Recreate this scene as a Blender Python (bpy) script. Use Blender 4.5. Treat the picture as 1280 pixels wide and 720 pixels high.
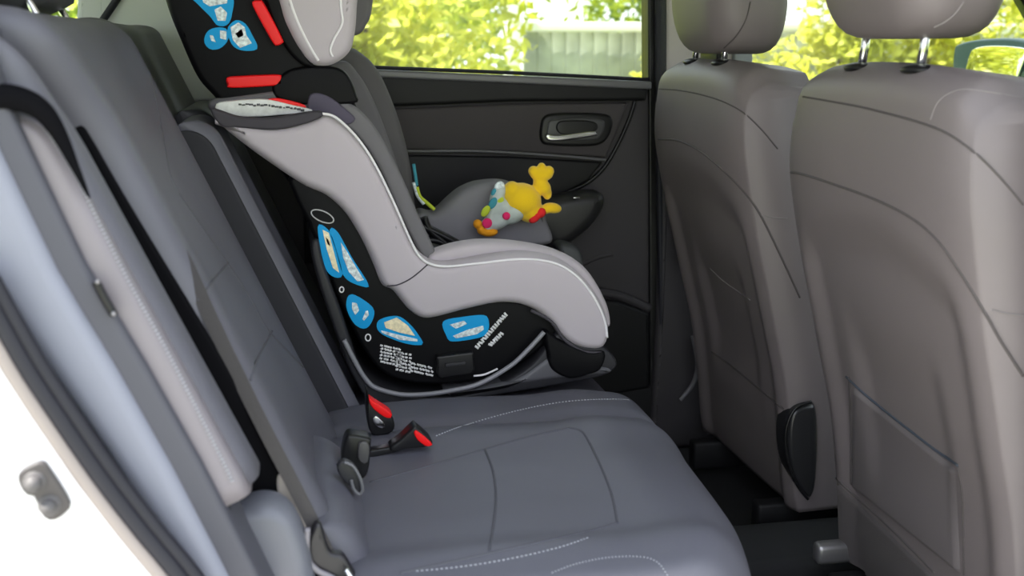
import bpy, bmesh, math, random
from mathutils import Vector, Matrix, noise
from mathutils.bvhtree import BVHTree
random.seed(7)
SC = bpy.context.scene
COL = SC.collection
for o in list(bpy.data.objects): bpy.data.objects.remove(o)

# ------------------------------------------------------------------ camera, world, sun, exposure
FPX = 1400.0; YAW = math.radians(11.15); PIT = math.radians(12.1); CAM = Vector((0, 0, 1.02))
FW = Vector((math.sin(YAW)*math.cos(PIT), math.cos(YAW)*math.cos(PIT), -math.sin(PIT)))
RT = Vector((math.cos(YAW), -math.sin(YAW), 0)); UP = RT.cross(FW)
cd = bpy.data.cameras.new('camera'); cam = bpy.data.objects.new('camera', cd); COL.objects.link(cam)
cam.matrix_world = Matrix((( RT.x, UP.x, -FW.x, 0), (RT.y, UP.y, -FW.y, 0), (RT.z, UP.z, -FW.z, CAM.z), (0, 0, 0, 1)))
cd.sensor_width = 36; cd.lens = FPX*36/1280; cd.clip_start = .05; cd.clip_end = 200
cd.dof.use_dof = True; cd.dof.focus_distance = 2.1; cd.dof.aperture_fstop = 4.4
SC.camera = cam
SC.view_settings.view_transform = 'Standard'; SC.view_settings.look = 'None'
SC.view_settings.gamma = 1; SC.view_settings.use_curve_mapping = False
SC.view_settings.exposure = 0.95
w = bpy.data.worlds.new('world'); SC.world = w; w.use_nodes = True
nt = w.node_tree; bg = nt.nodes['Background']
tc = nt.nodes.new('ShaderNodeTexCoord'); sp = nt.nodes.new('ShaderNodeSeparateXYZ'); rp = nt.nodes.new('ShaderNodeValToRGB')
nt.links.new(tc.outputs['Generated'], sp.inputs[0]); nt.links.new(sp.outputs['Z'], rp.inputs[0]); nt.links.new(rp.outputs[0], bg.inputs[0])
rp.color_ramp.elements[0].position = 0.0; rp.color_ramp.elements[0].color = (.86, .88, .92, 1)
rp.color_ramp.elements[1].position = .8; rp.color_ramp.elements[1].color = (.78, .86, 1, 1)
bg.inputs[1].default_value = 1.45
sl = bpy.data.lights.new('sun', 'SUN'); sl.energy = 8.0; sl.angle = math.radians(3); sl.color = (1, .95, .86)
so = bpy.data.objects.new('sun', sl); COL.objects.link(so); so.location = (-3, -2, 6)
so.rotation_euler = Vector((-.66, -.05, 1.0)).to_track_quat('Z', 'Y').to_euler()

# ------------------------------------------------------------------ photo pixel -> point in the place
def ray(x, y): return FW + RT*(x-640)/FPX + UP*(360-y)/FPX
def onp(x, y, n, p0):
    r = ray(x, y); n = Vector(n); return CAM + r*((Vector(p0)-CAM).dot(n)/r.dot(n))
def PY(x, y, Y): return onp(x, y, (0, 1, 0), (0, Y, 0))
def PX(x, y, X): return onp(x, y, (1, 0, 0), (X, 0, 0))
def PZ(x, y, Z): return onp(x, y, (0, 0, 1), (0, 0, Z))
def P2(pts, Y): return [(q.x, q.z) for q in (PY(x, y, Y) for x, y in pts)]
RB = math.radians(24); BD = Vector((-math.sin(RB), 0, math.cos(RB))); BN = Vector((math.cos(RB), 0, math.sin(RB))); BO = Vector((.1, 0, .38))
def BK(u, Y, w): return BO + BD*u + BN*w + Vector((0, Y, 0))

# ------------------------------------------------------------------ materials
MATS = {}
def mat(name, col, rough=.6, metal=0, bump=0, bscale=200, var=0, vscale=6, spec=.5, sheen=0, kind='noise', coat=0):
    if name in MATS: return MATS[name]
    m = bpy.data.materials.new(name); m.use_nodes = True; t = m.node_tree; b = t.nodes['Principled BSDF']
    b.inputs['Base Color'].default_value = (*col, 1); b.inputs['Roughness'].default_value = rough
    b.inputs['Metallic'].default_value = metal; b.inputs['Specular IOR Level'].default_value = spec
    b.inputs['Sheen Weight'].default_value = sheen; b.inputs['Coat Weight'].default_value = coat
    co = t.nodes.new('ShaderNodeTexCoord')
    if bump:
        if kind == 'weave':
            n = t.nodes.new('ShaderNodeTexVoronoi'); n.inputs['Scale'].default_value = bscale; out = n.outputs['Distance']
        else:
            n = t.nodes.new('ShaderNodeTexNoise'); n.inputs['Scale'].default_value = bscale; n.inputs['Detail'].default_value = 3; out = n.outputs['Fac']
        t.links.new(co.outputs['Object'], n.inputs['Vector'])
        bp = t.nodes.new('ShaderNodeBump'); bp.inputs['Strength'].default_value = bump; bp.inputs['Distance'].default_value = .002
        t.links.new(out, bp.inputs['Height']); t.links.new(bp.outputs[0], b.inputs['Normal'])
    if var:
        n2 = t.nodes.new('ShaderNodeTexNoise'); n2.inputs['Scale'].default_value = vscale; n2.inputs['Detail'].default_value = 4
        t.links.new(co.outputs['Object'], n2.inputs['Vector'])
        mx = t.nodes.new('ShaderNodeValToRGB')
        mx.color_ramp.elements[0].position = .3; mx.color_ramp.elements[1].position = .7
        mx.color_ramp.elements[0].color = (*[c*(1-var) for c in col], 1); mx.color_ramp.elements[1].color = (*[min(1, c*(1+var)) for c in col], 1)
        t.links.new(n2.outputs['Fac'], mx.inputs[0]); t.links.new(mx.outputs[0], b.inputs['Base Color'])
    MATS[name] = m; return m
def glassmat():
    if 'glass' in MATS: return MATS['glass']
    m = bpy.data.materials.new('glass'); m.use_nodes = True; t = m.node_tree
    for n in list(t.nodes): t.nodes.remove(n)
    o = t.nodes.new('ShaderNodeOutputMaterial'); mx = t.nodes.new('ShaderNodeMixShader'); tr = t.nodes.new('ShaderNodeBsdfTransparent')
    gl = t.nodes.new('ShaderNodeBsdfGlossy'); fr = t.nodes.new('ShaderNodeFresnel'); fr.inputs[0].default_value = 1.25
    tr.inputs[0].default_value = (.93, .97, .93, 1); gl.inputs['Roughness'].default_value = .02
    t.links.new(fr.outputs[0], mx.inputs[0]); t.links.new(tr.outputs[0], mx.inputs[1]); t.links.new(gl.outputs[0], mx.inputs[2]); t.links.new(mx.outputs[0], o.inputs[0])
    MATS['glass'] = m; return m
def leafmat(name, c1, c2, trans):
    m = bpy.data.materials.new(name); m.use_nodes = True; t = m.node_tree; b = t.nodes['Principled BSDF']
    o = t.nodes['Material Output']; co = t.nodes.new('ShaderNodeTexCoord'); n = t.nodes.new('ShaderNodeTexNoise'); n.inputs['Scale'].default_value = 2.6; n.inputs['Detail'].default_value = 8
    r = t.nodes.new('ShaderNodeValToRGB'); r.color_ramp.elements[0].position = .35; r.color_ramp.elements[1].position = .65
    r.color_ramp.elements[0].color = (*c1, 1); r.color_ramp.elements[1].color = (*c2, 1)
    t.links.new(co.outputs['Object'], n.inputs['Vector']); t.links.new(n.outputs['Fac'], r.inputs[0]); t.links.new(r.outputs[0], b.inputs['Base Color'])
    b.inputs['Roughness'].default_value = .5
    tl = t.nodes.new('ShaderNodeBsdfTranslucent'); t.links.new(r.outputs[0], tl.inputs[0]); mx = t.nodes.new('ShaderNodeMixShader'); mx.inputs[0].default_value = trans
    t.links.new(b.outputs[0], mx.inputs[1]); t.links.new(tl.outputs[0], mx.inputs[2]); t.links.new(mx.outputs[0], o.inputs[0])
    return m

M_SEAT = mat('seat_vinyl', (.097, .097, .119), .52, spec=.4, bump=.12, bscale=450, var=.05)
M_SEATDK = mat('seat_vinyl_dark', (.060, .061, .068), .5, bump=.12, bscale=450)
M_SEATB = mat('front_seat_vinyl', (.158, .136, .139), .5, bump=.12, bscale=450, var=.04)
M_SEAM = mat('seam_thread', (.075, .076, .09), .8)
M_STITCH = mat('pale_stitch', (.36, .37, .40), .7)
M_SEAMW = mat('seam_warm', (.075, .065, .065), .8)
M_STITCHW = mat('warm_stitch', (.20, .18, .18), .7)
M_CARPB = mat('seat_back_carpet', (.100, .087, .089), .9, bump=.8, bscale=900, kind='weave')
M_POCKET = mat('seat_pocket_vinyl', (.130, .114, .117), .55, bump=.12, bscale=450)
M_TRIM = mat('cabin_trim_grey', (.050, .046, .050), .6, spec=.3, bump=.1, bscale=700)
M_TRIMDK = mat('cabin_trim_black', (.008, .008, .009), .55, spec=.3, bump=.1, bscale=700)
M_TRIMMID = mat('door_insert_grey', (.058, .052, .055), .75, spec=.3, bump=.3, bscale=600)
M_TRIMLT = mat('pillar_trim_light', (.62, .57, .55), .7, bump=.1, bscale=500)
M_SIDE = mat('quarter_trim_grey', (.20, .21, .26), .55, bump=.08, bscale=600)
M_BLACK = mat('gloss_black_plastic', (.008, .008, .009), .35, spec=.35)
M_RUBBER = mat('rubber_seal', (.018, .018, .025), .5, spec=.3)
M_WHITE = mat('white_car_paint', (.80, .81, .84), .25, coat=.5)
M_TAN = mat('pinchweld_edge', (.27, .235, .22), .6)
M_CHROME = mat('chrome', (.75, .75, .77), .16, metal=1)
M_STEEL = mat('dull_metal', (.32, .31, .32), .38, metal=.8)
M_CARPET = mat('floor_carpet', (.012, .012, .014), .95, bump=1, bscale=900)
M_MAT = mat('floor_mat', (.025, .025, .028), .95, bump=1, bscale=600)
M_HEAD = mat('headliner', (.55, .53, .50), .9, bump=.3, bscale=600)
M_WEB = mat('belt_webbing', (.04, .036, .037), .6, bump=.5, bscale=700)
M_RED = mat('red_plastic', (.82, .006, .008), .4, spec=.3)
M_CSG = mat('child_seat_fabric_light', (.48, .435, .47), .85, bump=.25, bscale=1100, sheen=.1)
M_CSG2 = mat('child_seat_fabric_mid', (.15, .145, .155), .85, bump=.25, bscale=1100)
M_CSD = mat('child_seat_fabric_dark', (.055, .05, .06), .85, bump=.25, bscale=1100)
M_CSB = mat('child_seat_shell', (.004, .004, .005), .5, spec=.12, bump=.1, bscale=500)
M_CSBASE = mat('child_seat_base_grey', (.022, .022, .026), .5, spec=.35, bump=.1, bscale=500)
M_RIM = mat('base_rim_grey', (.22, .22, .24), .35)
M_PIPE = mat('white_piping', (.80, .78, .80), .6)
M_CYAN = mat('sticker_cyan', (.004, .31, .66), .5, spec=.2)
M_SW = mat('sticker_white', (.62, .70, .76), .4, var=.45, vscale=160)
M_SCR = mat('sticker_cream', (.82, .72, .48), .4, var=.2, vscale=160)
M_SPK = mat('sticker_pink', (.72, .38, .42), .4)
M_YEL = mat('plush_yellow', (.96, .62, .006), .9, bump=.6, bscale=500, sheen=.3)
M_ORG = mat('plush_orange', (.90, .36, .01), .9, bump=.6, bscale=500)
M_DUN = mat('plush_pale_cloth', (.52, .58, .56), .9, bump=.5, bscale=600, var=.08, vscale=60)
M_TEAL = mat('cloth_teal', (.05, .28, .36), .9); M_LIME = mat('cloth_lime', (.50, .60, .04), .9)
M_PINK = mat('cloth_pink', (.75, .02, .14), .9); M_BOW = mat('cloth_red', (.80, .02, .025), .9)
M_FENCE = mat('weathered_fence_wood', (.34, .36, .30), .9, bump=.5, bscale=30, var=.25, vscale=3)
M_POST = mat('pale_fence_post', (.72, .70, .64), .8, bump=.3, bscale=30)
M_BARK = mat('bark', (.12, .09, .06), .95, bump=1, bscale=25)
M_MIRR = mat('mirror_glass', (.9, .93, .92), .04, metal=1)
M_TEALP = mat('mirror_housing_teal', (.006, .02, .022), .4, spec=.3)

# ------------------------------------------------------------------ builders
def link(name, bm, m, parent=None, smooth=True):
    me = bpy.data.meshes.new(name); bmesh.ops.recalc_face_normals(bm, faces=bm.faces[:]); bm.to_mesh(me); bm.free()
    if smooth:
        for p in me.polygons: p.use_smooth = True
    for mm in (m if isinstance(m, (list, tuple)) else [m]): me.materials.append(mm)
    o = bpy.data.objects.new(name, me); COL.objects.link(o)
    if parent: o.parent = parent; o.matrix_parent_inverse = parent.matrix_world.inverted()
    return o
def tag(o, label=None, cat=None, group=None, kind=None):
    if label: o['label'] = label
    if cat: o['category'] = cat
    if group: o['group'] = group
    if kind: o['kind'] = kind
    return o
def empty(name, loc, label, cat, group=None, kind=None):
    o = bpy.data.objects.new(name, None); o.empty_display_size = .05; COL.objects.link(o); o.location = loc
    o.matrix_world = Matrix.Translation(loc); return tag(o, label, cat, group, kind)
def catmull(pts, n=8, closed=True):
    pts = [Vector(p) for p in pts]; N = len(pts); out = []
    for i in range(N if closed else N-1):
        if closed: a, b, c, d = pts[i-1], pts[i], pts[(i+1) % N], pts[(i+2) % N]
        else: a, b, c, d = pts[max(i-1, 0)], pts[i], pts[i+1], pts[min(i+2, N-1)]
        for k in range(n):
            t = k/n; out.append(.5*((2*b)+(c-a)*t+(2*a-5*b+4*c-d)*t*t+(3*b-a-3*c+d)*t**3))
    if not closed: out.append(pts[-1])
    return out
def resample(pts, step, closed=True):
    P = pts+[pts[0]] if closed else pts; out = [P[0].copy()]; acc = 0
    L = sum((P[i+1]-P[i]).length for i in range(len(P)-1)); n = max(8, int(L/step)); st = L/n; nxt = st
    for i in range(len(P)-1):
        l = (P[i+1]-P[i]).length
        while l > 0 and acc+l >= nxt-1e-9 and len(out) < (n if closed else n+1):
            out.append(P[i].lerp(P[i+1], (nxt-acc)/l)); nxt += st
        acc += l
    return out
def slab_bm(pts, y0, y1, r=.006, rin=None, sm=True, dome=0, yfun=None, step=.006):
    """closed outline (x,z) with thickness from y0 to y1 and rounded rims"""
    rin = rin or r; pts = [Vector((p[0], p[1])) for p in pts]
    if sm: pts = catmull(pts, 8)
    pts = resample(pts, step)
    A = sum(pts[i-1].x*pts[i].y-pts[i].x*pts[i-1].y for i in range(len(pts)))
    if A < 0: pts = pts[::-1]
    n = len(pts); nr = []
    for i in range(n):
        d = pts[(i+1) % n]-pts[i-1]; nr.append(Vector((-d.y, d.x)).normalized())
    for _ in range(3): nr = [(nr[i-1]+nr[i]*2+nr[(i+1) % n]).normalized() for i in range(n)]
    bm = bmesh.new(); rings = []; K = 6
    prof = [(rin*(1-math.sin(k/K*math.pi/2)), y0+r*(1-math.cos(k/K*math.pi/2))) for k in range(K+1)]
    r2 = min(r, (y1-y0)/2)
    prof += [(rin*(1-math.cos(k/K*math.pi/2)), y1-r2*(1-math.sin(k/K*math.pi/2))) for k in range(K+1)]
    for ins, y in prof:
        ring = []
        for p, q in zip(pts, nr):
            v = p+q*ins; ring.append(bm.verts.new((v.x, y+(yfun(v.x, v.y) if yfun else 0), v.y)))
        rings.append(ring)
    for a, b in zip(rings, rings[1:]):
        for i in range(n): bm.faces.new((a[i], a[(i+1) % n], b[(i+1) % n], b[i]))
    for ring in (rings[0], rings[-1]):
        f = bm.faces.new(ring)
    bmesh.ops.triangulate(bm, faces=[f for f in bm.faces if len(f.verts) > 4])
    return bm
def slab(name, pts, y0, y1, r, m, parent=None, **k):
    o = link(name, slab_bm(pts, y0, y1, r, **k), m, parent)
    return o
def tube_bm(bm, pts, r, seg=8, closed=False, flat=None):
    P = [Vector(p) for p in pts]; n = len(P); rings = []
    ref = None
    for i in range(n):
        if closed: d = P[(i+1) % n]-P[i-1]
        else: d = P[min(i+1, n-1)]-P[max(i-1, 0)]
        d = d.normalized() if d.length > 0 else Vector((1, 0, 0))
        if ref is None:
            ref = Vector((0, 1, 0)) if abs(d.y) < .9 else Vector((0, 0, 1))
        u = (ref-d*ref.dot(d)).normalized(); ref = u; v = d.cross(u)
        rr = r(i/(n-1)) if callable(r) else r
        fa = flat or 1
        rings.append([bm.verts.new(P[i]+u*math.cos(a)*rr*fa+v*math.sin(a)*rr) for a in [2*math.pi*k/seg for k in range(seg)]])
    for i in range(n if closed else n-1):
        a, b = rings[i], rings[(i+1) % n]
        for k in range(seg): bm.faces.new((a[k], a[(k+1) % seg], b[(k+1) % seg], b[k]))
    if not closed: bm.faces.new(rings[0]); bm.faces.new(rings[-1])
    return bm
def tube(name, pts, r, m, parent=None, closed=False, sm=6, seg=8, flat=None):
    if sm: pts = catmull(pts, sm, closed)
    return link(name, tube_bm(bmesh.new(), pts, r, seg, closed, flat), m, parent)
def box_bm(bm, c, d, r=.004, rot=None, seg=3):
    t = bmesh.new(); bmesh.ops.create_cube(t, size=1)
    for v in t.verts: v.co = Vector((v.co.x*d[0], v.co.y*d[1], v.co.z*d[2]))
    if r: bmesh.ops.bevel(t, geom=t.edges[:], offset=min(r, min(d)*.45), segments=seg, profile=.5, affect='EDGES')
    for v in t.verts:
        if rot is not None: v.co = rot @ v.co
        v.co += Vector(c)
    me = bpy.data.meshes.new('t'); t.to_mesh(me); t.free(); bm.from_mesh(me); bpy.data.meshes.remove(me); return bm
def box(name, c, d, r, m, parent=None, rot=None):
    return link(name, box_bm(bmesh.new(), c, d, r, rot), m, parent)
def loft_bm(secs, cap=True):
    bm = bmesh.new(); R = [[bm.verts.new(p) for p in s] for s in secs]; n = len(R[0])
    for a, b in zip(R, R[1:]):
        for k in range(n): bm.faces.new((a[k], a[(k+1) % n], b[(k+1) % n], b[k]))
    if cap: bm.faces.new(R[0]); bm.faces.new(R[-1])
    bmesh.ops.triangulate(bm, faces=[f for f in bm.faces if len(f.verts) > 4])
    return bm
def rrect(a0, a1, b0, b1, r, n=6, sub=10):
    """closed rounded rectangle, with points along the long sides"""
    r = min(r, (a1-a0)/2*.999, (b1-b0)/2*.999); P = []
    C = [((a1-r, b1-r), 0), ((a0+r, b1-r), 90), ((a0+r, b0+r), 180), ((a1-r, b0+r), 270)]
    for i, ((ca, cb), s) in enumerate(C):
        for k in range(n+1):
            t = math.radians(s+90*k/n); P.append((ca+r*math.cos(t), cb+r*math.sin(t)))
        nx = C[(i+1) % 4]; t = math.radians(nx[1]); q = (nx[0][0]+r*math.cos(t), nx[0][1]+r*math.sin(t)); p = P[-1]
        for k in range(1, sub): P.append((p[0]+(q[0]-p[0])*k/sub, p[1]+(q[1]-p[1])*k/sub))
    return P
def blob_bm(bm, c, s, rot=None, seg=20):
    t = bmesh.new(); bmesh.ops.create_uvsphere(t, u_segments=seg, v_segments=seg//2+2, radius=1)
    for v in t.verts:
        p = Vector((v.co.x*s[0], v.co.y*s[1], v.co.z*s[2]))
        v.co = (rot @ p if rot is not None else p)+Vector(c)
    me = bpy.data.meshes.new('t'); t.to_mesh(me); t.free(); bm.from_mesh(me); bpy.data.meshes.remove(me); return bm
def bvh(o):
    me = o.data; M = o.matrix_world
    return BVHTree.FromPolygons([M @ v.co for v in me.vertices], [tuple(p.vertices) for p in me.polygons])
def drape(name, pts, target, r, m, parent, n=10, off=.0, dash=None):
    """a sewn seam lying on the surface of target"""
    T = [bvh(t) for t in (target if isinstance(target, list) else [target])]; P = []
    c = catmull([(x, y, 0) for x, y in pts], n, False)
    for q in c:
        best = None
        for t in T:
            h = t.ray_cast(CAM, ray(q.x, q.y).normalized())
            if h[0] is not None and (best is None or h[3] < best[3]): best = h
        if best: P.append(best[0]+(best[1] if best[1].dot(ray(q.x, q.y)) < 0 else -best[1])*off)
    if len(P) < 3: print('drape failed', name); return None
    P = [P[0]]+[(P[i-1]+P[i]*2+P[i+1])/4 for i in range(1, len(P)-1)]+[P[-1]]
    if dash:
        P = resample(P, .0015, False); bm = bmesh.new(); k = 0
        a, g = dash
        while k+a < len(P): tube_bm(bm, P[k:k+a], r, 6); k += a+g
        return link(name, bm, m, parent)
    return link(name, tube_bm(bmesh.new(), P, r, 6), m, parent)
def lerp(xs, t):
    for (a, va), (b, vb) in zip(xs, xs[1:]):
        if t <= b: 
            f = max(0, min(1, (t-a)/(b-a))); f = f; return va+(vb-va)*f
    return xs[-1][1]
def sst(a, b, x):
    t = max(0, min(1, (x-a)/(b-a))); return t*t*(3-2*t)
def smcurve(xs):
    P = catmull([(a, b, 0) for a, b in xs], 12, False); L = [(p.x, p.y) for p in P]
    return lambda t: lerp(L, t)

# ================================================================== THE SETTING
def structure(o, label, cat): return tag(o, label, cat, kind='structure')
YD = 2.64
# ground outside, cabin floor, ceiling
bm = bmesh.new(); bmesh.ops.create_grid(bm, x_segments=20, y_segments=20, size=60)
for v in bm.verts: v.co.z = -.38
M_GRASS = leafmat('lawn_ground', (.10, .16, .02), (.30, .36, .06), 0)
structure(link('ground', bm, M_GRASS), 'green lawn around the parked car, seen beyond the windows', 'ground')
structure(box('bounce_slab', (.3, -1.0, -.372), (7, 4.3, .02), 0, mat('pale_concrete', (.55, .54, .52), .9, bump=.4, bscale=40, var=.1)), 'unseen pale concrete slab added to bounce light in at the open car door', 'bounce_slab')  # out of view, added so the ground bounces light into the cabin
bm = bmesh.new(); box_bm(bm, (.35, 1.9, -.03), (2.9, 1.5, .06), .01); box_bm(bm, (.9, 1.9, .03), (2.2, .2, .10), .03)
structure(link('floor', bm, M_CARPET), 'black carpeted cabin floor below the seats', 'floor')
structure(box('ceiling', (.35, 1.9, 1.43), (2.5, 1.42, .04), .015, M_HEAD), 'pale headliner of the car roof above the seats', 'ceiling')
bm = bmesh.new(); box_bm(bm, (.35, 1.9, 1.475), (2.7, 1.5, .035), .015)
structure(link('roof', bm, M_WHITE), 'white painted steel roof of the car', 'roof')

bm = bmesh.new(); box_bm(bm, (.5, 2.68, .05), (3.4, .10, .26), .02)
structure(link('trim_2', bm, M_TRIMDK), 'black door sill along the far side of the cabin floor', 'door sill')
bm = bmesh.new(); box_bm(bm, (.5, 1.14, -.02), (3.4, .12, .20), .02)
structure(link('trim_3', bm, M_TRIMDK), 'black door sill along the near side of the cabin floor', 'door sill')
bm = bmesh.new(); box_bm(bm, (2.12, 1.9, .42), (.25, 1.44, .94), .05)
structure(link('wall_front', bm, M_TRIMDK), 'black dashboard and firewall ahead of the front seats', 'dashboard')
bm = bmesh.new(); box_bm(bm, (1.0, 1.15, .66), (.12, .08, 1.5), .02)
structure(link('trim_4', bm, M_TRIMDK), 'near pillar between the front and rear door openings', 'pillar trim')
d3 = empty('door_3', (1.55, 1.13, 0), 'closed near front car door beside the nearer front seat', 'car door', kind='structure')
slab('door_panel', [(1.06, .1), (2.05, .1), (2.05, .90), (1.06, .93)], 1.08, 1.16, .01, M_TRIM, d3, sm=False)
link('window_pane', slab_bm([(1.07, .92), (2.05, .90), (1.73, 1.36), (1.07, 1.36)], 1.11, 1.114, .001, sm=False), glassmat(), d3, smooth=False)
# far rear door
d1 = structure(empty('door_1', (.45, YD, .1), 'far rear car door with black and grey trim and a large window', 'car door'), 'far rear car door with black and grey trim and a large window', 'car door')
def dslab(name, px, Y, th, m, parent=d1, r=.008, sm=False, **k): return slab(name, P2(px, Y), Y, Y+th, r, m, parent, sm=sm, **k)
panel = dslab('door_panel', [(380, 84), (475, 90), (815, 105), (813, 240), (812, 492), (640, 520), (380, 470)], YD, .05, M_TRIM)
dslab('sill_ledge', [(380, 82), (475, 87), (815, 102), (815, 112), (475, 97), (380, 92)], YD-.03, .03, mat('sill_ledge_grey', (.14, .14, .15), .35), r=.006)
dslab('upper_trim', [(380, 88), (475, 93), (812, 108), (808, 126), (640, 127), (500, 133), (380, 136)], YD-.022, .03, M_TRIMDK, r=.01)
dslab('door_insert', [(380, 140), (500, 136), (640, 130), (786, 129), (774, 160), (758, 197), (640, 190), (510, 188), (380, 190)], YD-.02, .03, M_TRIMMID, r=.008)
tube('insert_bead', [PY(x, y, YD-.02) for x, y in [(440, 186), (515, 189), (600, 189), (700, 195), (757, 200)]], .0035, mat('bead_grey', (.12, .12, .13), .35), d1)
dslab('armrest_recess', [(380, 192), (515, 194), (640, 196), (754, 203), (735, 226), (700, 245), (690, 300), (600, 330), (380, 330)], YD-.012, .02, M_TRIMDK, r=.006)
tube('trim_groove', [PY(x, y, YD-.006) for x, y in [(794, 125), (786, 150), (770, 185), (752, 213), (728, 232), (690, 247)]], .005, M_BLACK, d1)
# armrest with pull cup
ar = dslab('armrest', [(560, 258), (640, 252), (690, 247), (735, 240), (755, 243), (758, 256), (748, 276), (728, 296), (700, 312), (640, 322), (560, 330)], YD-.085, .08, mat('armrest_black', (.02, .02, .022), .4, bump=.1, bscale=600), r=.03, sm=True)
box('switch_highlight', PY(720, 247, YD-.085), (.018, .012, .004), .002, M_CHROME, ar)
# handle
hb = dslab('handle_bezel', [(684, 144), (720, 141), (757, 143), (766, 150), (764, 166), (754, 179), (735, 183), (690, 182), (677, 177), (676, 160)], YD-.032, .03, M_BLACK, r=.008, sm=True)
dslab('handle_cup', [(690, 150), (725, 147), (752, 149), (757, 156), (752, 170), (740, 176), (694, 176), (684, 172), (684, 160)], YD-.0345, .02, mat('handle_cup_grey', (.05, .05, .054), .4), hb, r=.006, sm=True)
dslab('lever', [(684, 168), (700, 169), (740, 164), (745, 166), (744, 170), (702, 176), (685, 175)], YD-.047, .014, M_CHROME, hb, r=.004, sm=True)
dslab('lever_paddle', [(700, 152), (742, 152), (744, 164), (702, 168)], YD-.041, .012, M_BLACK, hb, r=.004, sm=True)
# lower relief
tube('panel_crease', [PY(x, y, YD+.001) for x, y in [(722, 333), (735, 327), (750, 321), (766, 318)]], .006, M_TRIM, d1, flat=.5)
tube('pocket_lip', [PY(x, y, YD-.004) for x, y in [(700, 362), (740, 364), (775, 370), (812, 386)]], .012, M_TRIM, d1)
dslab('door_pocket', [(600, 372), (700, 366), (775, 378), (812, 392), (812, 486), (700, 505), (600, 500)], YD-.02, .03, M_TRIMDK, r=.01)
# frame and seals round the rear window
fr = bmesh.new()
def pyb(pts, Y, th, r=.006):
    return slab_bm(P2(pts, Y), Y, Y+th, r, sm=False)
def joinbm(bms):
    out = bmesh.new()
    for b in bms:
        me = bpy.data.meshes.new('t'); b.to_mesh(me); b.free(); out.from_mesh(me); bpy.data.meshes.remove(me)
    return out
link('window_frame', joinbm([pyb([(810, -160), (834, -160), (834, 494), (812, 494)], YD-.005, .06), pyb([(330, -175), (834, -175), (834, -150), (330, -150)], YD, .05), pyb([(330, -175), (346, -175), (346, 100), (330, 100)], YD, .05)]), M_BLACK, d1)
tube('window_seal', [PY(x, y, YD-.004) for x, y in [(345, 79), (475, 84.5), (640, 91), (811, 99.5)]], .0045, M_RUBBER, d1)
tube('pillar_seal', [PY(x, y, YD-.012) for x, y in [(822, -150), (823, 150), (826, 350), (826, 488)]], .008, M_RUBBER, d1)
gl1 = link('window_pane', pyb([(340, -160), (815, -160), (815, 104), (340, 86)], YD+.03, .004, .001), glassmat(), d1, smooth=False)

# B pillar between the far doors
bp = empty('trim_1', (1.0, 2.66, 0), 'far pillar between the doors, pale above and dark grey below', 'pillar trim', kind='structure')
slab('upper_pillar_trim', P2([(828, -160), (936, -160), (936, 95), (905, 150), (828, 150)], 2.66), 2.66, 2.71, .01, M_TRIMLT, bp, sm=False)
slab('lower_pillar_trim', P2([(830, 120), (905, 120), (900, 300), (905, 420), (935, 520), (935, 560), (812, 560), (816, 490), (822, 400), (824, 300)], 2.62), 2.62, 2.70, .015, M_TRIM, bp, sm=False)
tube('trim_ridge', [PY(x, y, 2.612) for x, y in [(846, 150), (847, 280), (852, 330)]], .006, M_TRIM, bp)
tube('sill_ridge', [PY(x, y, 2.612) for x, y in [(866, 420), (872, 455), (866, 480), (850, 500)]], .006, mat('sill_ridge_grey', (.16, .155, .165), .4), bp)
box('trim_clip', PY(887, 537, 2.60), (.012, .01, .025), .003, M_STEEL, bp)
box('belt_slide', PY(927, 82, 2.655), (.05, .02, .10), .006, mat('belt_slide_grey', (.30, .33, .34), .4), bp)
# front far door (window seen above the front seats)
d2 = empty('door_2', (1.5, 2.68, 0), 'far front car door behind the front seats with a clear window', 'car door', kind='structure')
slab('door_panel', [(1.1, .1), (2.05, .1), (2.05, .90), (1.1, .93)], 2.66, 2.72, .01, M_TRIM, d2, sm=False)
link('window_frame', joinbm([slab_bm([(1.08, 1.32), (1.75, 1.32), (1.75, 1.36), (1.08, 1.36)], 2.67, 2.71, .006, sm=False), slab_bm([(1.70, 1.36), (1.76, 1.36), (2.12, .90), (2.05, .90)], 2.67, 2.71, .006, sm=False)]), M_BLACK, d2)
link('window_pane', slab_bm([(1.09, .92), (2.08, .90), (1.73, 1.34), (1.09, 1.34)], 2.70, 2.704, .001, sm=False), glassmat(), d2, smooth=False)

# far rear quarter: C pillar trim and quarter window
cp = empty('wall_left', (-.5, 2.66, 0), 'far side of the cargo area with pale pillar trim and small quarter window', 'car side trim', kind='structure')
slab('pillar_trim', [(-.47, .90), (-.05, .90), (-.02, 1.42), (-.40, 1.42)], 2.64, 2.70, .012, mat('pillar_trim_green_grey', (.72, .76, .72), .7), cp, sm=False)
slab('lower_trim', [(-1.15, .0), (.12, .0), (.08, .90), (-1.15, .93)], 2.645, 2.70, .012, M_TRIM, cp, sm=False)
tube('pillar_seal', [PY(x, y, 2.635) for x, y in [(128, 26), (150, -6), (185, -55)]], .008, M_RUBBER, cp)
link('window_frame', joinbm([slab_bm([(-1.15, 1.33), (-.38, 1.33), (-.38, 1.42), (-1.15, 1.42)], 2.65, 2.70, .006, sm=False), slab_bm([(-1.15, .9), (-1.05, .9), (-1.0, 1.42), (-1.15, 1.42)], 2.65, 2.70, .006, sm=False)]), M_TRIMDK, cp)
link('window_pane', slab_bm([(-1.06, .92), (-.45, .90), (-.40, 1.34), (-1.02, 1.34)], 2.68, 2.684, .001, sm=False), glassmat(), cp, smooth=False)
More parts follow.
